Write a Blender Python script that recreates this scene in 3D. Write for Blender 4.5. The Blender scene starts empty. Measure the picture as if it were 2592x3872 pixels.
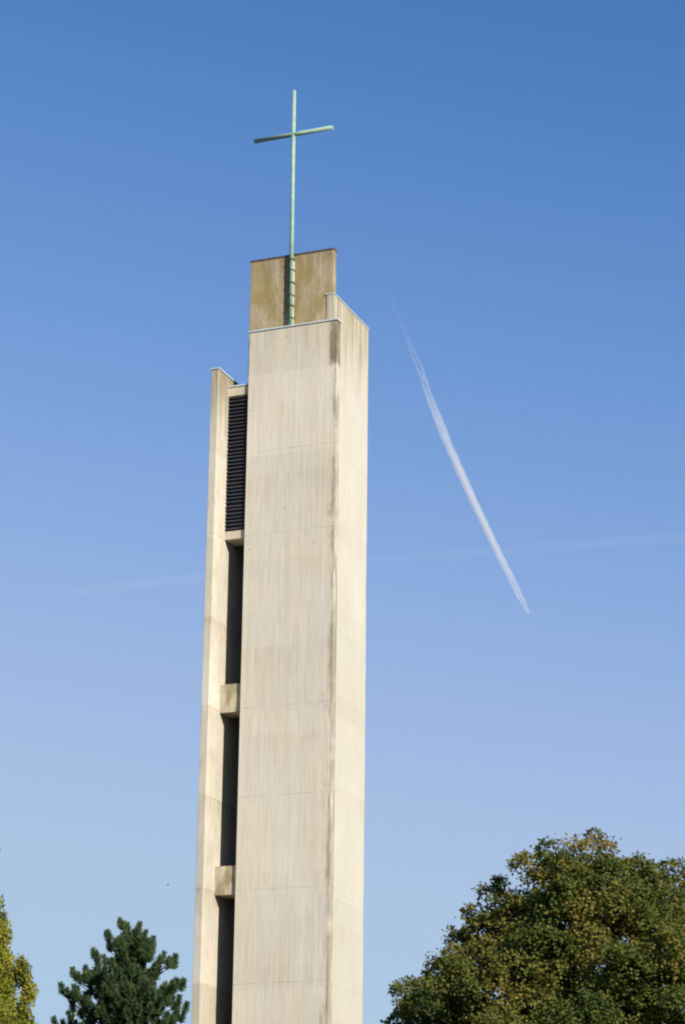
import bpy, bmesh, math, random
import numpy as np
from mathutils import Vector, Matrix

random.seed(7); rng = np.random.default_rng(7)
sc = bpy.context.scene
COL = sc.collection

# ------------------------------------------------------------------ camera numbers (55 mm lens on an APS-C frame)
F, PITCH, ROLL, TOWER_YAW, TX, TY = 9061.17, 0.3294, 0.0119, 0.3821, -3.012, 70.0
EYE = Vector((0, 0, 1.6))
SUN_AZ, SUN_EL = math.atan(1.645), math.radians(27.5)     # azimuth measured from the tower's front normal

def ray(px, py):
    """direction towards a point given on the 2592 x 3872 frame"""
    a, b = px - 1296, py - 1936
    cr, sr = math.cos(ROLL), math.sin(ROLL)
    A, B = a * cr + b * sr, -a * sr + b * cr
    cp, sp = math.cos(PITCH), math.sin(PITCH)
    return Vector((A / F, cp + B / F * sp, sp - B / F * cp))
def at_y(px, py, y):
    r = ray(px, py); return EYE + r * (y / r.y)
def at_z(px, py, z):
    r = ray(px, py); return EYE + r * ((z - 1.6) / r.z)

# ------------------------------------------------------------------ object helpers
def tag(o, label=None, cat=None, group=None, kind=None):
    if label: o['label'] = label
    if cat: o['category'] = cat
    if group: o['group'] = group
    if kind: o['kind'] = kind
    return o
def empty(name, loc, rz=0.0):
    o = bpy.data.objects.new(name, None); COL.objects.link(o)
    o.location = loc; o.rotation_euler = (0, 0, rz); o.empty_display_size = .5
    return o
def link(name, me, mat, parent=None):
    o = bpy.data.objects.new(name, me); COL.objects.link(o)
    if mat: me.materials.append(mat)
    if parent: o.parent = parent
    return o
def from_bm(name, bm, mat, parent=None, smooth=False):
    me = bpy.data.meshes.new(name); bm.to_mesh(me); bm.free()
    if smooth:
        for p in me.polygons: p.use_smooth = True
    return link(name, me, mat, parent)
def bm_box(bm, x0, x1, y0, y1, z0, z1):
    v = [bm.verts.new((x, y, z)) for z in (z0, z1) for y in (y0, y1) for x in (x0, x1)]
    fs = [(0, 2, 3, 1), (4, 5, 7, 6), (0, 1, 5, 4), (2, 6, 7, 3), (0, 4, 6, 2), (1, 3, 7, 5)]
    return [bm.faces.new([v[i] for i in f]) for f in fs]
def box(name, mat, parent, x0, x1, y0, y1, z0, z1, bevel=0.0):
    bm = bmesh.new(); bm_box(bm, x0, x1, y0, y1, z0, z1)
    if bevel: bmesh.ops.bevel(bm, geom=bm.edges[:], offset=bevel, segments=2, affect='EDGES', profile=.5)
    return from_bm(name, bm, mat, parent)
def bm_tube(bm, a, b, r0, r1=None, n=20, caps=True):
    a, b = Vector(a), Vector(b); r1 = r0 if r1 is None else r1
    d = (b - a).normalized(); u = d.orthogonal().normalized(); w = d.cross(u)
    rings = []
    for p, r in ((a, r0), (b, r1)):
        rings.append([bm.verts.new(p + (u * math.cos(t) + w * math.sin(t)) * r) for t in [2 * math.pi * k / n for k in range(n)]])
    for k in range(n):
        f = bm.faces.new([rings[0][k], rings[0][(k + 1) % n], rings[1][(k + 1) % n], rings[1][k]]); f.smooth = True
    if caps:
        bm.faces.new(rings[0][::-1]); bm.faces.new(rings[1])
def bm_path(bm, pts, radii, n=8):
    """one continuous tapered tube along a polyline"""
    rings = []; pts = [Vector(p) for p in pts]
    for i, (p, r) in enumerate(zip(pts, radii)):
        d = (pts[min(i + 1, len(pts) - 1)] - pts[max(i - 1, 0)]).normalized()
        u = d.cross(Vector((0.31, 0.17, 0.93)))
        if u.length < .05: u = d.cross(Vector((1, 0, 0)))
        u.normalize(); w = d.cross(u)
        rings.append([bm.verts.new(p + (u * math.cos(t) + w * math.sin(t)) * r) for t in [2 * math.pi * k / n for k in range(n)]])
    for i in range(len(rings) - 1):
        for k in range(n):
            f = bm.faces.new([rings[i][k], rings[i][(k + 1) % n], rings[i + 1][(k + 1) % n], rings[i + 1][k]]); f.smooth = True
    bm.faces.new(rings[0][::-1]); bm.faces.new(rings[-1])

# ------------------------------------------------------------------ node helpers
class NT:
    def __init__(s, name):
        s.mat = bpy.data.materials.new(name); s.mat.use_nodes = True
        s.t = s.mat.node_tree; s.bsdf = s.t.nodes['Principled BSDF']; s.out = s.t.nodes['Material Output']
        s.geo = None
    def n(s, typ, **kw):
        o = s.t.nodes.new(typ)
        for k, v in kw.items(): setattr(o, k, v)
        return o
    def l(s, a, b): s.t.links.new(a, b)
    def math(s, op, a, b=None, c=None, clamp=False):
        o = s.n('ShaderNodeMath', operation=op, use_clamp=clamp)
        for i, v in enumerate((a, b, c)):
            if v is None: continue
            if hasattr(v, 'links'): s.l(v, o.inputs[i])
            else: o.inputs[i].default_value = v
        return o.outputs[0]
    def ramp(s, v, lo, hi, a=0., b=1.):
        o = s.n('ShaderNodeMapRange', interpolation_type='SMOOTHSTEP')
        s.l(v, o.inputs[0])
        for i, x in zip((1, 2, 3, 4), (lo, hi, a, b)): o.inputs[i].default_value = x
        return o.outputs[0]
    def noise(s, vec, scale, detail=3., rough=.55):
        o = s.n('ShaderNodeTexNoise'); s.l(vec, o.inputs['Vector'])
        o.inputs['Scale'].default_value = scale; o.inputs['Detail'].default_value = detail; o.inputs['Roughness'].default_value = rough
        return o.outputs['Fac']
    def map(s, vec, sc=(1, 1, 1), off=(0, 0, 0)):
        o = s.n('ShaderNodeMapping'); s.l(vec, o.inputs[0]); o.inputs['Scale'].default_value = sc; o.inputs['Location'].default_value = off
        return o.outputs[0]
    def mix(s, f, a, b, blend='MIX'):
        o = s.n('ShaderNodeMix', data_type='RGBA', blend_type=blend)
        for sock, v in ((o.inputs[0], f), (o.inputs[6], a), (o.inputs[7], b)):
            if hasattr(v, 'links'): s.l(v, sock)
            elif isinstance(v, tuple): sock.default_value = (*v, 1)
            else: sock.default_value = v
        return o.outputs[2]

def simple_mat(name, col, rough=.6, metal=0., var=.0, scale=3.):
    m = NT(name)
    m.bsdf.inputs['Roughness'].default_value = rough; m.bsdf.inputs['Metallic'].default_value = metal
    if var:
        tc = m.n('ShaderNodeTexCoord'); f = m.noise(tc.outputs['Object'], scale, 4)
        c = m.mix(m.ramp(f, .3, .7), tuple(x * (1 - var) for x in col), tuple(min(1, x * (1 + var)) for x in col))
        m.l(c, m.bsdf.inputs['Base Color'])
    else: m.bsdf.inputs['Base Color'].default_value = (*col, 1)
    return m.mat

JOINTS = [27.42, 24.70, 19.25, 16.53, 13.76, 11.05, 8.3, 5.6, 2.8]   # pour joints up the shaft

def concrete(name,  col=(.47, .405, .32), seed=0., boards=1., board_axis='X', blotch=.5, edge=None, top_z=None, top_len=2.,
             top_amt=0., algae=0., algae_col=(.21, .165, .07), joint=.5, afreq=1., top_col=(.21, .16, .085), lift_dirt=.12, below=None, corner=None, arange=(.28, .72)):
    """board-marked cast concrete: narrow shutter boards, pour joints, blotches and its weather stains"""
    m = NT(name); tc = m.n('ShaderNodeTexCoord'); P = tc.outputs['Object']
    sep = m.n('ShaderNodeSeparateXYZ'); m.l(P, sep.inputs[0]); X, Y, Z = sep.outputs
    U = X if board_axis == 'X' else Y
    along = m.math('ADD', X, m.math('MULTIPLY', Y, .83))
    Q = m.map(P, off=(seed, seed * 1.7, seed * .6))
    # individual boards: a random tone per board per lift
    cell = m.n('ShaderNodeCombineXYZ')
    lift = m.math('FLOOR', m.math('DIVIDE', m.math('ADD', Z, seed * .0 + .08), 2.735))
    m.l(m.math('FLOOR', m.math('MULTIPLY', U, 11.)), cell.inputs[0]); m.l(lift, cell.inputs[1]); cell.inputs[2].default_value = seed
    wn = m.n('ShaderNodeTexWhiteNoise', noise_dimensions='3D'); m.l(cell.outputs[0], wn.inputs['Vector'])
    board = wn.outputs['Value']
    # the fine line between boards
    fr = m.math('FRACT', m.math('MULTIPLY', U, 11.)); line = m.math('MINIMUM', fr, m.math('SUBTRACT', 1., fr))
    brk = m.noise(m.map(Q, (9, 9, .5)), 1., 2.)
    line = m.math('MULTIPLY', m.ramp(line, .0, .18, 1., 0.), m.ramp(brk, .42, .62))
    streak = m.noise(m.map(Q, (7., 7., .22)), 1., 4., .65)
    fine = m.noise(m.map(Q, (26., 26., 1.1)), 1., 3., .6)
    big = m.noise(m.map(Q, (.75, .75, .42)), 1., 5., .6)
    grain = m.noise(Q, 38., 2., .7)
    panel = m.n('ShaderNodeTexWhiteNoise', noise_dimensions='2D')
    cell2 = m.n('ShaderNodeCombineXYZ'); m.l(lift, cell2.inputs[0]); cell2.inputs[1].default_value = seed + 3
    m.l(cell2.outputs[0], panel.inputs['Vector'])
    v = m.math('MULTIPLY_ADD', board, .055 * boards, 1 - .0275 * boards)
    v = m.math('MULTIPLY', v, m.math('MULTIPLY_ADD', streak, .19 * boards, 1 - .095 * boards))
    v = m.math('MULTIPLY', v, m.math('MULTIPLY_ADD', fine, .32 * boards, 1 - .16 * boards))
    v = m.math('MULTIPLY', v, m.math('MULTIPLY_ADD', big, .44 * blotch, 1 - .22 * blotch))
    v = m.math('MULTIPLY', v, m.math('MULTIPLY_ADD', grain, .16, .92))
    v = m.math('MULTIPLY', v, m.math('MULTIPLY_ADD', panel.outputs['Value'], .085, .957))
    v = m.math('MULTIPLY', v, m.math('MULTIPLY_ADD', line, -.15 * boards, 1.))
    base = m.mix(1., col, (1, 1, 1), 'MULTIPLY')
    vv = m.n('ShaderNodeCombineColor'); [m.l(v, vv.inputs[i]) for i in range(3)]
    base = m.mix(1., base, vv.outputs[0], 'MULTIPLY')
    # warm / cool drift
    hue = m.noise(m.map(Q, (1.1, 1.1, .3)), 1., 3.)
    base = m.mix(m.ramp(hue, .42, .62, 0., .42), base, m.mix(1., base, (.98, .95, .84), 'MULTIPLY'))
    # cloudy mottling and pale lime bloom hanging below the joints
    mot = m.noise(m.map(Q, (5., 5., 2.2), (8, 3, 5)), 1., 6., .68)
    base = m.mix(m.math('MULTIPLY', m.ramp(mot, .50, .74), .30 * blotch + .06), base, m.mix(1., base, (.72, .66, .54), 'MULTIPLY'))
    # shutter tie holes
    th = m.n('ShaderNodeTexVoronoi', feature='F1'); th.inputs['Randomness'].default_value = .55; th.inputs['Scale'].default_value = 1.
    m.l(m.map(Q, (.95, .95, .82)), th.inputs['Vector'])
    base = m.mix(m.ramp(th.outputs['Distance'], .018, .034, .55, 0.), base, (.13, .10, .07))
    # soft brown dirt patches
    dirt = m.ramp(m.noise(m.map(Q, (2.6, 2.6, .8)), 1., 5., .68), .57, .76)
    base = m.mix(m.math('MULTIPLY', dirt, .38 * blotch), base, (.26, .20, .12))
    # each lift of concrete is dirtier under its joint and cleans up downwards
    zl = m.math('DIVIDE', m.math('ADD', Z, .31 + seed * .37), 1.37); tl = m.math('FRACT', zl)
    lw = m.n('ShaderNodeTexWhiteNoise', noise_dimensions='1D'); m.l(m.math('FLOOR', zl), lw.inputs['W'])
    ld = m.math('MULTIPLY', m.ramp(tl, .15, 1.), m.ramp(lw.outputs['Value'], .25, .95))
    ld = m.math('MULTIPLY', ld, m.ramp(m.noise(m.map(Q, (5., 5., .7), (2, 9, 4)), 1., 5., .7), .36, .64, .15, 1.))
    base = m.mix(m.math('MULTIPLY', ld, lift_dirt), base, (.22, .175, .10))
    if below is not None:
        bl = m.math('MULTIPLY', m.ramp(Z, below - .03, below + .03, 1., 0.), m.ramp(streak, .3, .7, .5, 1.))
        base = m.mix(m.math('MULTIPLY', bl, .42), base, (.20, .165, .10))
    # pour joints
    jd = None
    wob = m.math('MULTIPLY_ADD', m.noise(m.map(Q, (2, 2, .01)), 1., 2.), .05, -.025)
    Zw = m.math('ADD', Z, wob)
    for j in JOINTS:
        d = m.math('ABSOLUTE', m.math('SUBTRACT', Zw, j)); jd = d if jd is None else m.math('MINIMUM', jd, d)
    jm = m.math('MULTIPLY', m.ramp(jd, .004, .022, 1., 0.), m.ramp(m.noise(m.map(Q, (2.2, 2.2, .4)), 1., 4., .65), .38, .66, .05, 1.))
    base = m.mix(m.math('MULTIPLY', jm, joint), base, (.14, .11, .08))
    runs = m.ramp(m.noise(m.map(Q, (15., 15., .6), (4, 7, 1)), 1., 3., .5), .655, .76)
    base = m.mix(m.math('MULTIPLY', runs, .34 * boards), base, (.20, .155, .10))
    # dark lichen along one vertical edge
    if edge:
        e0, e1, amt = edge                       # e0 = where it is full, e1 = where it has gone
        drift = m.math('MULTIPLY_ADD', m.noise(m.map(Q, (.01, .01, .62), (6, 2, 3)), 1., 4., .6), .9, -.45)
        em = m.ramp(m.math('ADD', X if board_axis == 'X' else Y, drift if board_axis == 'X' else 0.), min(e0, e1), max(e0, e1), 0. if e1 < e0 else 1., 1. if e1 < e0 else 0.)
        pat = m.noise(m.map(Q, (4.5, 4.5, .55)), 1., 6., .72)
        patch = m.ramp(m.math('ADD', m.math('MULTIPLY', em, .30), m.math('MULTIPLY', pat, 1.5)), .86, 1.14)
        base = m.mix(m.math('MULTIPLY', m.math('MULTIPLY', patch, em), amt), base, (.13, .105, .062))
    if corner:
        x0, x1, z0, z1, amt = corner
        cm = m.math('MULTIPLY', m.ramp(m.math('ADD', X, m.math('MULTIPLY_ADD', streak, .5, -.25)), x0, x1), m.ramp(m.math('ADD', Z, m.math('MULTIPLY_ADD', m.noise(m.map(Q, (6., 6., .5)), 1., 3.), .5, -.25)), z0, z1))
        cm = m.math('MULTIPLY', cm, m.ramp(m.noise(m.map(Q, (6., 6., 1.3), (1, 5, 2)), 1., 5., .7), .30, .60, .35, 1.))
        base = m.mix(m.math('MULTIPLY', cm, amt), base, (.12, .095, .055))
    if top_z is not None:
        run = m.noise(m.map(Q, (5.5, 5.5, .16)), 1., 4., .65)
        tm = m.ramp(m.math('ADD', m.math('DIVIDE', m.math('SUBTRACT', top_z, Z), top_len), m.math('MULTIPLY_ADD', run, 1.5, -.75)), .15, 1.05, 1., 0.)
        run2 = m.ramp(m.noise(m.map(Q, (8.5, 8.5, .3)), 1., 4., .7), .36, .66, .25, 1.)
        base = m.mix(m.math('MULTIPLY', m.math('MULTIPLY', tm, run2), top_amt), base, top_col)
    if algae:
        al = m.ramp(m.noise(m.map(Q, (1.9 * afreq, 1.9 * afreq, .72 * afreq)), 1., 6., .68), *arange)
        base = m.mix(m.math('MULTIPLY', al, algae), base, algae_col)
        al2 = m.ramp(m.noise(m.map(Q, (4., 4., .35), (3, 1, 2)), 1., 4., .6), .5, .72)
        base = m.mix(m.math('MULTIPLY', al2, algae * .55), base, (.15, .125, .08))
    m.l(base, m.bsdf.inputs['Base Color'])
    m.bsdf.inputs['Roughness'].default_value = .92
    m.bsdf.inputs['Specular IOR Level'].default_value = .2
    b = m.n('ShaderNodeBump'); b.inputs['Strength'].default_value = .35; b.inputs['Distance'].default_value = .006
    h = m.math('ADD', m.math('MULTIPLY', fine, .8), m.math('SUBTRACT', grain, m.math('ADD', line, jm)))
    m.l(h, b.inputs['Height']); m.l(b.outputs[0], m.bsdf.inputs['Normal'])
    return m.mat

# ------------------------------------------------------------------ materials
FR = (.535, .490, .418)
M_front = concrete('concrete_front', FR, 1.3, edge=(3.0, 2.62, .58), top_z=31.52, top_len=1.6, top_amt=.25, joint=.36, corner=(2.62, 2.84, 29.9, 30.1, .85))
M_side = concrete('concrete_side', (.45, .425, .372), 5.1, boards=.45, board_axis='Y', blotch=.4, edge=(3.48, 3.33, .75), top_z=32.65, top_len=3.2, top_amt=.75, joint=.26)
M_crown = concrete('concrete_crown', (.41, .345, .25), 9.4, boards=.9, blotch=.9, algae=.92, algae_col=(.225, .165, .055), edge=(2.75, 1.9, .75), joint=.1, top_z=34.2, top_len=1.3, top_amt=.6, top_col=(.14, .115, .065), arange=(.32, .68))
M_fin = concrete('concrete_fin', (.48, .445, .38), 13.7, boards=.7, board_axis='Y', blotch=1.7, top_z=30.12, top_len=2.3, top_amt=.95, joint=.5, top_col=(.15, .12, .07), lift_dirt=.42, below=11.02)
M_beam = concrete('concrete_beam', (.46, .42, .345), 17.2, boards=.5, blotch=1.3, joint=0., algae=.35, algae_col=(.24, .20, .11), afreq=1.8, arange=(.42, .66))
M_beam_old = concrete('concrete_beam_mossy', (.44, .39, .30), 21.9, boards=.5, blotch=1.2, algae=.85, algae_col=(.19, .165, .075), joint=0., afreq=1.9, arange=(.40, .62))
M_core_shade = concrete('concrete_core_shade', (.11, .14, .20), 25.2, boards=.6, blotch=.6)  # dark blue-grey puts the shade of the recess into the concrete colour
M_zinc = simple_mat('zinc_flashing', (.46, .51, .55), .6, 0, .12, 6)
M_darkflash = simple_mat('weathered_flashing', (.10, .085, .075), .6, .2, .2, 5)
M_slat = simple_mat('louvre_slat_paint', (.030, .037, .070), .65, 0, .2, 4)
M_slatlip = simple_mat('lit_slat_edge', (.062, .056, .052), .8, 0, .3, 5)  # lighter colour stands in for light caught along the slat lips
M_copper = simple_mat('green_patina', (.225, .335, .258), .75, .0, .17, 2.4)
M_rail = simple_mat('pale_patina', (.44, .47, .32), .7, .0, .2, 4)
M_clamp = simple_mat('rusty_steel', (.07, .052, .045), .7, .3, .25, 9)
M_roof = simple_mat('roof_felt', (.09, .085, .08), .9, 0, .2, 2)

# ------------------------------------------------------------------ the bell tower (local frame: X right along the front, Y into the depth)
W, T1, Z1, ZR, ZC, ZF = 2.997, .284, 31.517, 32.61, 34.18, 30.12
tower = tag(empty('church_tower', (TX, TY, 0), -TOWER_YAW),
            'tall slender church bell tower of pale board-marked concrete slabs with stepped top', 'bell tower')
BV = .012
fw = box('front_wall', M_front, tower, 0, W, 0, T1, -1, Z1, BV)
rw = box('side_wall', M_side, tower, 2.444, 2.702, .398, 3.45, -1, ZR, BV)
cw = box('crown_wall', M_crown, tower, -.206, 2.672, .42, .655, 30.2, ZC, BV)
tag(cw, 'olive stained upper slab rising above the rest'); tag(rw, 'sunlit right hand slab')
fin = box('side_fin', M_fin, tower, -.965, -.716, -.683, 2.6, -1, ZF, BV)
tag(fin, 'narrow projecting slab on the left')
core = box('core_wall', M_core_shade, tower, .06, 2.438, .66, 3.40, -1, 31.0, 0)
box('core_wall', M_core_shade, tower, .062, 2.66, .286, .395, -1, 31.1, 0)  # added unseen filler that keeps sun out of the gap between slabs
bw = box('rear_wall', M_core_shade, tower, -.713, .057, 2.05, 2.3, -1, 29.6, 0)

def coping(parent, x0, x1, y0, y1, z, mat, h=.045, o=.032):
    """a folded metal cap: top plate, turned down lips"""
    bm = bmesh.new()
    bm_box(bm, x0 - o, x1 + o, y0 - o, y1 + o, z + .004, z + .020)
    t = .006
    bm_box(bm, x0 - o, x1 + o, y0 - o - t, y0 - o - .0005, z + .020 - h, z + .0195)
    bm_box(bm, x0 - o, x1 + o, y1 + o + .0005, y1 + o + t, z + .020 - h, z + .0195)
    bm_box(bm, x0 - o - t, x0 - o - .0005, y0 - o, y1 + o, z + .020 - h, z + .0195)
    bm_box(bm, x1 + o + .0005, x1 + o + t, y0 - o, y1 + o, z + .020 - h, z + .0195)
    return from_bm('coping', bm, mat, parent)
coping(fw, 0, W, 0, T1 - .01, Z1, M_zinc, o=.024)
coping(rw, 2.444, 2.702, .398, 3.45, ZR, M_zinc, h=.036, o=.014)
coping(cw, -.206, 2.668, .42, .655, ZC, M_darkflash, h=.05, o=.016)
coping(fin, -.965, -.716, -.683, 2.6, ZF, M_zinc, h=.04, o=.022)

YB = .108
BEAMS = [(29.452, 29.785, M_beam), (24.690, 24.960, M_beam), (19.197, 20.074, M_beam_old), (13.685, 14.538, M_beam_old), (8.15, 9.0, M_beam_old), (2.6, 3.45, M_beam_old)]
for i, (z0, z1, m) in enumerate(BEAMS):
    b = box('cross_beam', m, tower, -.722, .055 if i else -.004, YB, .80, z0, z1, .01)
    if i == 0: coping(b, -.69, -.035, YB, .78, z1, M_zinc, h=.045, o=.022)
# louvre of the bell chamber: frame and slats between the two upper beams
lv = tag(empty('louvre', (0, 0, 0)), 'dark slate slatted bell opening'); lv.parent = tower
bm = bmesh.new()
zb, zt, n = 24.985, 29.44, 36
for k in range(n):
    z = zb + .03 + (zt - zb - .09) * k / (n - 1) + rng.uniform(-.012, .012)
    # blade dropping outwards, small turned lip
    y0, y1, t = .085, .235, .010
    v = [bm.verts.new((x, y, zz)) for x in (-.714, -.003) for (y, zz) in ((y0, z), (y1, z + .075), (y1, z + .10), (y0, z + .015))]
    for f in ((0, 1, 2, 3), (4, 7, 6, 5), (0, 4, 5, 1), (1, 5, 6, 2), (2, 6, 7, 3), (3, 7, 4, 0)):
        fc = bm.faces.new([v[i] for i in f]); fc.material_index = int(f == (3, 7, 4, 0) and k % 7 != 3)
sl = from_bm('slats', bm, M_slat, lv); sl.data.materials.append(M_slatlip)
bm = bmesh.new()
bm_box(bm, -.713, -.005, .24, .26, zb - .02, zt)
from_bm('backing_panel', bm, M_slat, lv)

# ------------------------------------------------------------------ the cross on top
cross = tag(empty('roof_cross', tower.matrix_basis @ Vector((1.27, .318, 31.2)), -TOWER_YAW),
            'tall thin green patinated metal cross standing against the olive crown wall of the tower', 'cross')
cross.rotation_euler = (0, 0, -TOWER_YAW)
RC = .064
lean = -.0038
bm = bmesh.new(); bm_tube(bm, (0, 0, 0), (lean * 8.83, 0, 8.83), RC, n=28)
up = from_bm('upright', bm, M_copper, cross)
zc = 38.437 - 31.2; xc = lean * zc
bm = bmesh.new(); bm_tube(bm, (xc - 1.385, 0, zc), (xc + 1.375, 0, zc), .071, n=28)
from_bm('crossbar', bm, M_copper, cross)
bm = bmesh.new()
segs = [31.25, 31.94, 32.36, 32.72, 33.16, 33.60, 33.97]
for a, b in zip(segs[:-1], segs[1:]):
    z0, z1 = a - 31.2 + .02, b - 31.2 - .02; cx_ = lean * (z0 + z1) / 2
    bm_box(bm, cx_ - .056, cx_ + .066, .012, .098, z0, z1)
from_bm('mounting_rail', bm, M_rail, cross)
for k, z in enumerate(segs[1:]):
    strong = k % 2 == 1 or k == 5
    z -= 31.2; x = lean * z; h = .026 if k in (1, 3, 5) else .016
    bm = bmesh.new()
    bm_tube(bm, (x, 0, z - h), (x, 0, z + h), RC + .012, n=24)
    bm_box(bm, x - .078, x + .086, .004, .0995, z - h, z + h)
    bm_tube(bm, (x - .10, .055, z), (x + .105, .055, z), .011, n=8)
    from_bm('clamp', bm, M_clamp, cross)

# ------------------------------------------------------------------ trees
def leaf_material(name, stops, transl=.3, rough=.55):
    m = NT(name)
    at = m.n('ShaderNodeAttribute', attribute_name='tint')
    cr = m.n('ShaderNodeValToRGB'); el = cr.color_ramp.elements
    while len(el) < len(stops): el.new(.5)
    for e, (p, c) in zip(el, stops): e.position = p; e.color = (*c, 1)
    m.l(at.outputs['Fac'], cr.inputs[0])
    m.l(cr.outputs[0], m.bsdf.inputs['Base Color']); m.bsdf.inputs['Roughness'].default_value = rough
    m.bsdf.inputs['Specular IOR Level'].default_value = .12
    tr = m.n('ShaderNodeBsdfTranslucent'); m.l(m.mix(1., cr.outputs[0], (1.0, 1.15, .55), 'MULTIPLY'), tr.inputs[0])
    mx = m.n('ShaderNodeMixShader'); mx.inputs[0].default_value = transl
    m.l(m.bsdf.outputs[0], mx.inputs[1]); m.l(tr.outputs[0], mx.inputs[2]); m.l(mx.outputs[0], m.out.inputs[0])
    return m.mat

def unit(v): return v / np.maximum(np.linalg.norm(v, axis=-1, keepdims=True), 1e-9)
def leaves_mesh(name, C, N, size, tint, mat, parent, aspect=.8, fold=.25):
    """folded kite leaves: centres C, rough normals N"""
    n = len(C)
    N = unit(N); A = unit(np.cross(N, rng.normal(size=(n, 3)))); B = np.cross(N, A)
    s = size[:, None]
    P = np.stack([C - A * s * .5, C + B * s * .5 * aspect + N * s * fold * .5, C + A * s * .55, C - B * s * .5 * aspect + N * s * fold * .5], 1).reshape(-1, 3)
    idx = np.arange(n)[:, None] * 4
    tri = np.concatenate([idx + np.array([[0, 1, 2]]), idx + np.array([[0, 2, 3]])], 1).reshape(-1, 3)
    return tri_mesh(name, P, tri, np.repeat(tint, 2), mat, parent)
def tri_mesh(name, P, tri, tint, mat, parent):
    me = bpy.data.meshes.new(name)
    me.vertices.add(len(P)); me.vertices.foreach_set('co', P.astype(np.float32).ravel())
    me.loops.add(tri.size); me.loops.foreach_set('vertex_index', tri.astype(np.int32).ravel())
    me.polygons.add(len(tri)); me.polygons.foreach_set('loop_start', np.arange(0, tri.size, 3, dtype=np.int32))
    me.update(calc_edges=True)
    a = me.attributes.new('tint', 'FLOAT', 'FACE'); a.data.foreach_set('value', tint.astype(np.float32))
    return link(name, me, mat, parent)
M_bark = simple_mat('bark', (.085, .065, .05), .9, 0, .35, 5)
M_pinebark = simple_mat('pine_bark', (.045, .035, .026), .9, 0, .35, 5)
M_birchbark = simple_mat('pale_bark', (.07, .058, .042), .8, 0, .3, 4)

def limb(bm, a, b, r0, r1, sag=.0, n=7, seg=5):
    a, b = np.array(a, float), np.array(b, float); L = np.linalg.norm(b - a)
    pts = []
    for t in np.linspace(0, 1, seg):
        p = a + (b - a) * t + np.array([0, 0, sag * L * math.sin(math.pi * t)]) + (rng.normal(size=3) * L * .02 if 0 < t < 1 else 0)
        pts.append(p)
    bm_path(bm, pts, [r0 + (r1 - r0) * t for t in np.linspace(0, 1, seg)], n)

# ---- the broad autumn maple on the right
mp = at_y(2235, 3872, 60.); mx_, my_ = mp.x, 60.
maple = tag(empty('maple_tree', (mx_, my_, 0)), 'broad round leafy tree turning olive and yellow brown, right of the tower', 'tree')
prof = [(2.4, 2.6), (3.2, 4.3), (5, 5.4), (6.8, 5.5), (8.2, 4.9), (8.8, 4.6), (9.6, 4.2), (10.5, 3.6), (11.5, 2.9), (12.05, 2.35), (12.5, 1.8), (12.8, 1.1), (13.0, .3)]
pz, pr = np.array([p[0] for p in prof]), np.array([p[1] for p in prof])
clump = []
tries = 0
while len(clump) < 560 and tries < 60000:
    tries += 1
    z = rng.uniform(2.4, 13.5)
    if rng.random() > (.35 if z < 7.8 else 1.): continue
    th = rng.uniform(0, 2 * math.pi); R = np.interp(z, pz, pr)
    lump = 1 + .10 * math.sin(3 * th + z * 1.1) + .08 * math.sin(5 * th - z * 1.9 + 1.)
    k = rng.uniform(.82, 1.0) if rng.random() < .74 else rng.uniform(.35, .8)
    rad = rng.uniform(.38, .68)
    r = max(0, R * lump * k - rad * 1.1 - .1)
    c = np.array([r * math.cos(th), r * math.sin(th), z])
    if any(np.linalg.norm(c - q[0]) < .56 * (rad + q[1]) for q in clump): continue
    clump.append((c, rad))
# a few shoots above the outline, as in the ragged crown edge
for (px_, py_, rr) in ((2052, 3180, .30), (2040, 3215, .22), (2228, 3122, .20), (1975, 3222, .28), (1945, 3240, .3), (2372, 3242, .22), (2420, 3248, .20), (2462, 3252, .20), (2510, 3245, .22), (2545, 3240, .20), (2570, 3275, .24), (2600, 3300, .3),
                       (1775, 3415, .30), (1720, 3508, .28), (1662, 3620, .26), (1505, 3722, .30), (1545, 3700, .32), (1480, 3830, .26), (1500, 3870, .3), (1600, 3690, .32), (2575, 3335, .45), (2500, 3330, .45), (2440, 3300, .4), (1870, 3320, .3), (1560, 3780, .4), (1640, 3720, .4), (1690, 3580, .32), (1830, 3350, .32)):
    p = at_y(px_ + 22, py_ + 34, 60. + rng.uniform(-.8, .8))
    clump.append((np.array([p.x - mx_, p.y - my_, p.z]), rr))
C, N, S, T = [], [], [], []
axis_c = np.array([0, 0, 7.5])
for c, rad in clump:
    out = unit((c - axis_c) * np.array([1, 1, .8])[None, :])[0] if np.linalg.norm(c - axis_c) > .1 else np.array([0, 0, 1.])
    front = (c[1] < 1.5 and c[2] > 7.5)
    m = int((640 if front else 130) * (rad / .5) ** 2)
    d = unit(rng.normal(size=(m, 3))); d = unit(d + out * .35 + np.array([0, 0, .25]))
    rr_ = rad * rng.uniform(.35, 1.08, (m, 1)) ** .6
    # sprays: pull the leaves of a clump together into twig ends
    tw = unit(rng.normal(size=(14, 3)) + out * .5 + np.array([0, 0, .3])) * rad * rng.uniform(.75, 1.12, (14, 1))
    k = rng.integers(0, 14, m)
    p = d * rr_ * np.array([1.1, 1.1, .78])
    p = np.where(rng.random((m, 1)) < .66, tw[k] * np.array([1.1, 1.1, .8]) + rng.normal(size=(m, 3)) * rad * .17, p)
    C.append(c + p); N.append(d * .6 + np.array([.15, -.3, .75]) + rng.normal(size=(m, 3)) * .55)
    S.append(rng.uniform(.062, .112, m) * (1. if front else 1.5))
    base = np.clip(.40 + rng.normal() * .13 + (c[2] - 10) * .012, .1, .85)
    t = base + rng.normal(size=m) * .15; t[rng.random(m) < .05] += .35
    T.append(np.clip(t, 0, 1))
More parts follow.
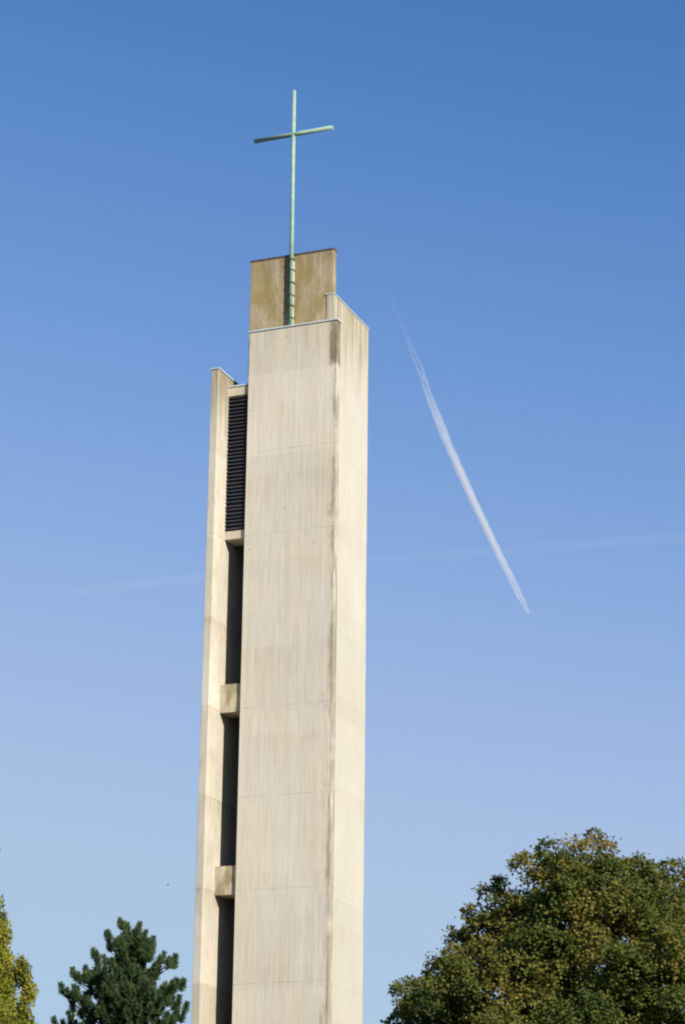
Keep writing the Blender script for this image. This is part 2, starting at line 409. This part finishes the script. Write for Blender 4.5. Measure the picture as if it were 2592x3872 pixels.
M_maple = leaf_material('autumn_maple_leaves', [(0., (.042, .064, .018)), (.3, (.086, .106, .024)), (.55, (.135, .136, .030)), (.78, (.19, .145, .034)), (1., (.26, .19, .05))], .36, .75)
leaves_mesh('crown', np.concatenate(C), np.concatenate(N), np.concatenate(S), np.concatenate(T), M_maple, maple, .85, .3)
bm = bmesh.new()
bm_path(bm, [(0, 0, -.3), (.02, .03, 1.2), (-.05, .05, 3.), (.05, 0, 6.), (0, .1, 9.), (.05, 0, 12.4)], [.42, .34, .30, .22, .13, .03], 14)
order = rng.permutation(len(clump))[:110]
for i in order:
    c, rad = clump[i]; z0 = max(2.4, c[2] - np.linalg.norm(c[:2]) * .75 - .3)
    limb(bm, (0, 0, min(z0, 12)), c, .035 + .012 * np.linalg.norm(c[:2]), .012, .06, 6)
from_bm('trunk', bm, M_bark, maple)

# ---- the dark pine left of the tower
YP = 64.; KP = YP / 80.
pb = at_y(492, 3872, YP); px0 = pb.x
pine = tag(empty('pine_tree', (px0, YP, 0)), 'dark green pine with upright needle tufts, just left of the tower', 'tree')
pcx = lambda px_, py_: (at_y(px_, py_, YP).x - px0, at_y(px_, py_, YP).z)
tips = []   # (tip, start height, amount of tufts)
def add_branch(tx, ty, tz, z0, nt): tips.append((np.array([tx, ty, tz]), z0, nt))
for (px_, py_, dy, nt) in ((463, 3480, 0, 2), (486, 3490, .1, 3), (522, 3493, -.05, 3), (527, 3540, .2, 2), (415, 3528, -.1, 4), (420, 3560, .2, 4), (362, 3590, .1, 4), (375, 3605, -.2, 3), (330, 3655, .3, 3), (378, 3660, .5, 3),
                           (288, 3668, -.2, 3), (310, 3690, -.3, 4), (350, 3690, -.4, 3), (240, 3722, .1, 4), (262, 3740, -.1, 3), (295, 3735, -.3, 4), (212, 3850, .2, 3), (245, 3862, .3, 3), (285, 3800, -.3, 4), (300, 3760, -.6, 4),
                           (565, 3572, .0, 4), (552, 3600, -.2, 4), (622, 3606, .1, 3), (608, 3625, -.1, 4), (668, 3608, .0, 4), (650, 3625, -.2, 4), (712, 3702, .1, 4), (690, 3715, -.2, 4), (682, 3700, .3, 2), (725, 3790, .2, 3), (715, 3830, 0, 4), (700, 3770, -.3, 4), (660, 3720, -.4, 4), (640, 3840, -.5, 4)):
    x, z = pcx(px_ - (30 if px_ > 680 else 14 if px_ > 600 else 0), py_ + 26); r = math.hypot(x, dy)
    add_branch(x, dy * KP, z - .12 * KP, z - .25 * KP - r * .33, nt)
for k in range(260):
    z = rng.uniform(7.6, 13.75); th = rng.uniform(0, 2 * math.pi)
    R = np.interp(z, [7.5, 10.5, 11.2, 12.4, 13.2, 13.9, 14.3], [3.2, 2.3, 1.98, 1.45, .85, .38, .1]) * rng.uniform(.35, .88)
    add_branch(R * math.cos(th) * .92 * KP, R * math.sin(th) * KP, 1.6 + (z - 1.6) * KP, 1.6 + (z - 1.8 - R * .34) * KP, 4)
bm = bmesh.new()
bm_path(bm, [(0, 0, -.3), (.03, 0, 2), (-.03, .02, 5), (.02, 0, 8.2), (0, 0, 11.6)], [.23, .19, .15, .09, .02], 12)
tuft = []
for tip, z0, nt in tips:
    z0 = min(z0, 11.5)
    limb(bm, (0, 0, z0), tip, .018 + .012 * np.linalg.norm(tip[:2]), .010, -.05, 5)
    d = unit((tip - np.array([0, 0, z0]))[None])[0]
    tuft.append((tip, unit((d * .35 + np.array([0, 0, 1.]))[None])[0], rng.uniform(.30, .38)))
    for j in range(nt - 1):
        s = rng.uniform(.05, .5) * (1 + .3 * j)
        p = tip - d * s + rng.normal(size=3) * np.array([.12, .14, .05])
        q = unit((d * .3 + rng.normal(size=3) * .3 + np.array([0, 0, .85]))[None])[0]
        tuft.append((p, q, rng.uniform(.27, .37)))
from_bm('trunk', bm, M_pinebark, pine)
PV, PT, PTint = [], [], []; off = 0
for base, ax, L in tuft:
    m = 210
    u = unit(np.cross(ax, rng.normal(size=3))[None])[0]; w = np.cross(ax, u)
    t = rng.random(m) ** .8; an = rng.uniform(0, 2 * math.pi, m)
    lat = np.cos(an)[:, None] * u + np.sin(an)[:, None] * w
    st = base + ax * (t * L * .80)[:, None]
    dirn = unit(lat + ax * rng.uniform(.35, 1.0, m)[:, None] + t[:, None] ** 2 * ax * .9)
    ln = rng.uniform(.115, .18, m) * (1.05 - .3 * t)
    en = st + dirn * ln[:, None]
    side = unit(np.cross(dirn, rng.normal(size=(m, 3)))) * .0095
    P = np.stack([st - side, st + side, en + side * .5, en - side * .5], 1).reshape(-1, 3)
    i = np.arange(m)[:, None] * 4 + off
    PV.append(P); PT.append(np.concatenate([i + np.array([[0, 1, 2]]), i + np.array([[0, 2, 3]])], 1).reshape(-1, 3)); off += 4 * m
    tb = np.clip(.45 + rng.normal() * .16, 0, 1)
    PTint.append(np.repeat(np.clip(tb + rng.normal(size=m) * .14 + (t - .5) * .12, 0, 1), 2))
M_pine = leaf_material('pine_needles', [(0., (.030, .056, .030)), (.45, (.058, .096, .042)), (.75, (.092, .130, .052)), (1., (.14, .15, .06))], .18, .75)
tri_mesh('crown', np.concatenate(PV), np.concatenate(PT), np.concatenate(PTint), M_pine, pine)

# ---- the light green birch at the left edge
YL = 50.
lb = at_y(-215, 3872, YL); lx0 = lb.x
birch = tag(empty('birch_tree', (lx0, YL, 0)), 'bright yellow green birch with fine drooping leaves at the left edge', 'tree')
cl = []
for (px_, py_, rr) in ((-14, 3215, .10), (-18, 3245, .10), (-22, 3500, .20), (16, 3500, .17), (24, 3538, .17), (10, 3470, .14), (4, 3575, .18), (-20, 3550, .22), (-10, 3600, .25), (20, 3625, .22), (78, 3640, .18), (92, 3672, .2), (70, 3690, .2), (98, 3712, .2), (118, 3745, .18), (105, 3765, .2), (30, 3680, .28), (20, 3740, .26),
                       (85, 3800, .18), (92, 3830, .16), (105, 3852, .17), (40, 3800, .2), (10, 3800, .22), (25, 3860, .24), (-20, 3700, .3), (-30, 3780, .3), (-40, 3860, .3), (-50, 3640, .3), (95, 3890, .2), (120, 3880, .16)):
    p = at_y(px_, py_, YL + rng.uniform(-.5, .5)); cl.append((np.array([p.x - lx0, p.y - YL, p.z]), rr))
for k in range(230):
    z = rng.uniform(2.2, 11.8); th = rng.uniform(0, 2 * math.pi)
    R = np.interp(z, [2, 4, 7, 8.6, 9.4, 10.4, 11.2, 12.], [1.3, 2.1, 2.2, 1.68, 1.22, .62, .5, .2]) * rng.uniform(.45, .97)
    cl.append((np.array([R * math.cos(th), R * math.sin(th), z]), rng.uniform(.2, .36)))
C, N, S, T = [], [], [], []
for c, rad in cl:
    m = int(430 * (rad / .25) ** 1.7)
    p = unit(rng.normal(size=(m, 3))) * rng.uniform(0, 1, (m, 1)) ** .5 * rad * np.array([.92, .92, 1.05]); p[:, 2] -= rng.random(m) ** 3 * rad * .7
    C.append(c + p); N.append(rng.normal(size=(m, 3)) + np.array([.3, -.5, .5])); S.append(rng.uniform(.042, .078, m))
    T.append(np.clip(.5 + rng.normal() * .13 + rng.normal(size=m) * .17, 0, 1))
M_birch = leaf_material('birch_leaves', [(0., (.07, .10, .014)), (.45, (.18, .19, .026)), (1., (.40, .36, .06))], .45, .7)
leaves_mesh('crown', np.concatenate(C), np.concatenate(N), np.concatenate(S), np.concatenate(T), M_birch, birch, .75, .2)
bm = bmesh.new()
bm_path(bm, [(0, 0, -.3), (.05, 0, 2), (-.04, .05, 5), (.03, 0, 8.5), (0, 0, 11.9)], [.17, .14, .11, .06, .012], 10)
for c, rad in cl[:60] + cl[120:150]:
    limb(bm, (0, 0, max(1.8, c[2] - np.linalg.norm(c[:2]) * .6)), c, .022, .005, .10, 5)
from_bm('trunk', bm, M_birchbark, birch)

# ------------------------------------------------------------------ a bird far off
bp = at_y(636, 3348, 260.)
bird = tag(empty('bird', bp), 'tiny dark bird far off in the pale sky, left of the tower', 'bird')
bm = bmesh.new()
bm_path(bm, [(-.12, 0, -.02), (-.06, 0, 0), (.0, 0, .01), (.07, 0, .02), (.12, 0, .015)], [.008, .03, .036, .025, .005], 8)
from_bm('body', bm, simple_mat('dark_plumage', (.05, .05, .055), .7, 0, .2, 9), bird)
for s in (-1, 1):
    bm = bmesh.new()
    pts = [(.06, .02 * s, .02), (.05, .12 * s, .09), (.0, .27 * s, .15), (-.06, .12 * s, .07), (-.05, .02 * s, .015)]
    lo = [bm.verts.new(Vector(p) - Vector((0, 0, .006))) for p in pts]; hi = [bm.verts.new(Vector(p) + Vector((0, 0, .006))) for p in pts]
    bm.faces.new(hi if s > 0 else hi[::-1]); bm.faces.new(lo[::-1] if s > 0 else lo)
    for k in range(5): bm.faces.new([lo[k], lo[(k + 1) % 5], hi[(k + 1) % 5], hi[k]])
    from_bm('wing', bm, bpy.data.materials['dark_plumage'], bird)

# ------------------------------------------------------------------ contrails, thin vapour at 9 km
def vapour(name, density):
    m = NT(name); m.t.nodes.remove(m.bsdf)
    v = m.n('ShaderNodeVolumePrincipled'); v.inputs['Color'].default_value = (.98, .98, 1, 1)
    v.inputs['Density'].default_value = density; v.inputs['Anisotropy'].default_value = 0.
    m.l(v.outputs[0], m.out.inputs['Volume'])
    return m.mat
ALT = 9000.
def strand(parent, origin, path, mat, name='vapour_strand'):
    """path = (px, py, width on the frame, thinness): an elliptical tube that follows the flight line"""
    P = [at_z(x, y, ALT) for x, y, w, k in path]; n = 16; bm = bmesh.new(); rings = []
    for i, (p, (x, y, w, k)) in enumerate(zip(P, path)):
        d = (P[min(i + 1, len(P) - 1)] - P[max(i - 1, 0)]).normalized()
        view = (p - EYE); dist = view.length
        side = d.cross(Vector((0, 0, 1))).normalized(); upv = side.cross(d)
        # width measured on the frame -> metres of a level ellipse
        vh = view.normalized(); s_app = (side - vh * side.dot(vh)); dd = (d - vh * d.dot(vh)).normalized()
        s_app = (s_app - dd * s_app.dot(dd)).length; u_app = (upv - vh * upv.dot(vh)); u_app = (u_app - dd * u_app.dot(dd)).length
        a = w * .5 * dist / F / math.hypot(s_app, u_app * k)
        rings.append([bm.verts.new(p - origin + side * math.cos(t) * a + upv * math.sin(t) * a * k) for t in [2 * math.pi * j / n for j in range(n)]])
    for i in range(len(rings) - 1):
        for j in range(n): bm.faces.new([rings[i][j], rings[i][(j + 1) % n], rings[i + 1][(j + 1) % n], rings[i + 1][j]])
    bm.faces.new(rings[0][::-1]); bm.faces.new(rings[-1])
    bmesh.ops.recalc_face_normals(bm, faces=bm.faces[:])
    return from_bm(name, bm, mat, parent)
o1 = at_z(1760, 1760, ALT)
ct1 = tag(empty('contrail', o1), 'bright white steep contrail slanting down through the blue sky right of the tower', 'contrail')
main = [(1475, 1110), (1500, 1180), (1535, 1262), (1563, 1330), (1590, 1400), (1620, 1490), (1655, 1580), (1700, 1690), (1755, 1815), (1815, 1945), (1880, 2080), (1940, 2200), (1975, 2270), (2000, 2320)]
wid = [3, 4, 6, 8, 10, 13, 18, 22, 24, 23, 19, 14, 11, 7]
gap = [2, 5, 4, 6, 7, 7, 7, 6, 5, 4, 5, 6, 6, 3]
thin = [.5, .55, .6, .65, .7, .85, 1., 1., 1., 1., 1., 1., 1., .9]
wig = [0, -4, 3, -2, 3, -1, 1, 0, 0, 0, 0, 0, 0, 0]
M_v1 = vapour('contrail_vapour', .0045)
for s in (-1, 1):
    path = []
    cols = [np.array(v, float) for v in ([p[0] for p in main], [p[1] for p in main], wid, gap, thin, wig)]
    for u in np.linspace(0, len(main) - 1, 90):
        x, y, w_, g_, k_, q_ = [np.interp(u, range(len(main)), v) for v in cols]
        old = max(0., 1 - u / 9.)                              # the older end has drifted and broken up
        w_ *= 1 + rng.normal() * (.05 + .14 * old); g_ *= 1 + rng.normal() * .10
        x += rng.normal() * (.3 + .6 * old)
        path.append((x + s * g_ * .92 + q_ * (1 if s > 0 else .3), y - s * g_ * .38, max(w_, 1.5), k_))
    strand(ct1, o1, path, M_v1)
o2 = at_z(1900, 2080, ALT)
ct2 = tag(empty('contrail', o2), 'faint pale old contrail lying nearly level across the sky behind the tower', 'contrail')
M_v2 = vapour('old_contrail_vapour', .00022)
strand(ct2, o2, [(150, 2262, 16, .12), (330, 2232, 40, .22), (560, 2205, 44, .30), (800, 2180, 40, .36), (1100, 2150, 36, .5), (1400, 2122, 30, .5), (1560, 2108, 36, .5), (1750, 2096, 36, .4), (1950, 2075, 40, .55), (2200, 2058, 44, .5), (2450, 2040, 40, .45), (2700, 2026, 36, .4)], M_v2)

# ------------------------------------------------------------------ ground
bm = bmesh.new()
bmesh.ops.create_grid(bm, x_segments=4, y_segments=4, size=60000)
g = NT('grass_ground'); tc = g.n('ShaderNodeTexCoord')
f1 = g.noise(g.map(tc.outputs['Object']), .15, 6, .6); f2 = g.noise(g.map(tc.outputs['Object']), 6., 4, .6)
g.l(g.mix(g.ramp(f1, .35, .65), g.mix(f2, (.030, .048, .016), (.050, .062, .024)), g.mix(f2, (.055, .058, .026), (.075, .070, .038))), g.bsdf.inputs['Base Color'])
g.bsdf.inputs['Roughness'].default_value = .95
tag(from_bm('ground', bm, g.mat), 'grass lawn round the foot of the tower', kind='structure')

# ------------------------------------------------------------------ light
c, s = math.cos(TOWER_YAW), math.sin(TOWER_YAW)
ax, ay = Vector((c, -s, 0)), Vector((s, c, 0))
sund = (-ay * math.cos(SUN_AZ) + ax * math.sin(SUN_AZ)) * math.cos(SUN_EL) + Vector((0, 0, math.sin(SUN_EL)))
sl_ = bpy.data.lights.new('sun', 'SUN'); sl_.energy = 5.0; sl_.angle = math.radians(.53); sl_.color = (1., .925, .79)
so = bpy.data.objects.new('sun', sl_); COL.objects.link(so); so.rotation_euler = sund.to_track_quat('Z', 'Y').to_euler()
w = bpy.data.worlds.new('World'); sc.world = w; w.use_nodes = True; nt = w.node_tree
sky = nt.nodes.new('ShaderNodeTexSky'); sky.sky_type = 'NISHITA'; sky.sun_disc = False
sky.sun_elevation = SUN_EL; sky.sun_rotation = math.atan2(sund.x, sund.y)
sky.altitude = 0; sky.air_density = 1.0; sky.dust_density = .2; sky.ozone_density = 6
bg = nt.nodes['Background']; bg.inputs[1].default_value = .10
# a clearer, deeper autumn blue than the stock sky: one response curve per channel
def wmath(op, a, b):
    o = nt.nodes.new('ShaderNodeMath'); o.operation = op
    for i, v in enumerate((a, b)):
        if hasattr(v, 'links'): nt.links.new(v, o.inputs[i])
        else: o.inputs[i].default_value = v
    return o.outputs[0]
sp_ = nt.nodes.new('ShaderNodeSeparateColor'); nt.links.new(sky.outputs[0], sp_.inputs[0])
cb_ = nt.nodes.new('ShaderNodeCombineColor')
for i, (a0, a1, a2) in enumerate(((-3.21396, -3.23745, -1.12248), (-.78955, -.77288, -.61479), (-.45952, -.80562, -.85210))):
    L = wmath('LOGARITHM', wmath('MAXIMUM', wmath('MULTIPLY', sp_.outputs[i], .1), .02), math.e)
    L = wmath('MINIMUM', L, -a1 / 2 / a2)                      # flat above the top of the curve
    v = wmath('EXPONENT', wmath('ADD', a0, wmath('MULTIPLY', L, wmath('ADD', a1, wmath('MULTIPLY', L, a2)))), 0.)
    nt.links.new(wmath('MULTIPLY', v, 10. / 1.53), cb_.inputs[i])
nt.links.new(cb_.outputs[0], bg.inputs[0])

# ------------------------------------------------------------------ camera
cam = bpy.data.cameras.new('camera'); co = bpy.data.objects.new('camera', cam); COL.objects.link(co); sc.camera = co
cam.sensor_fit = 'VERTICAL'; cam.sensor_height = 23.6; cam.lens = F / 3872 * 23.6
cam.clip_start = .5; cam.clip_end = 200000
cp, sp = math.cos(PITCH), math.sin(PITCH); cr, sr = math.cos(ROLL), math.sin(ROLL)
fwd = Vector((0, cp, sp)); r0 = Vector((1, 0, 0)); u0 = Vector((0, -sp, cp))
right = r0 * cr + u0 * sr; upv = u0 * cr - r0 * sr
mtx = Matrix.Identity(4)
for i in range(3):
    mtx[i][0], mtx[i][1], mtx[i][2], mtx[i][3] = right[i], upv[i], -fwd[i], EYE[i]
co.matrix_world = mtx

sc.render.engine = 'CYCLES'
sc.cycles.use_denoising = True
sc.cycles.volume_bounces = 1; sc.cycles.max_bounces = 8
sc.cycles.filter_width = 2.15
vs = sc.view_settings; vs.view_transform = 'Standard'; vs.look = 'None'; vs.gamma = 1; vs.exposure = math.log2(1.53); vs.use_curve_mapping = False
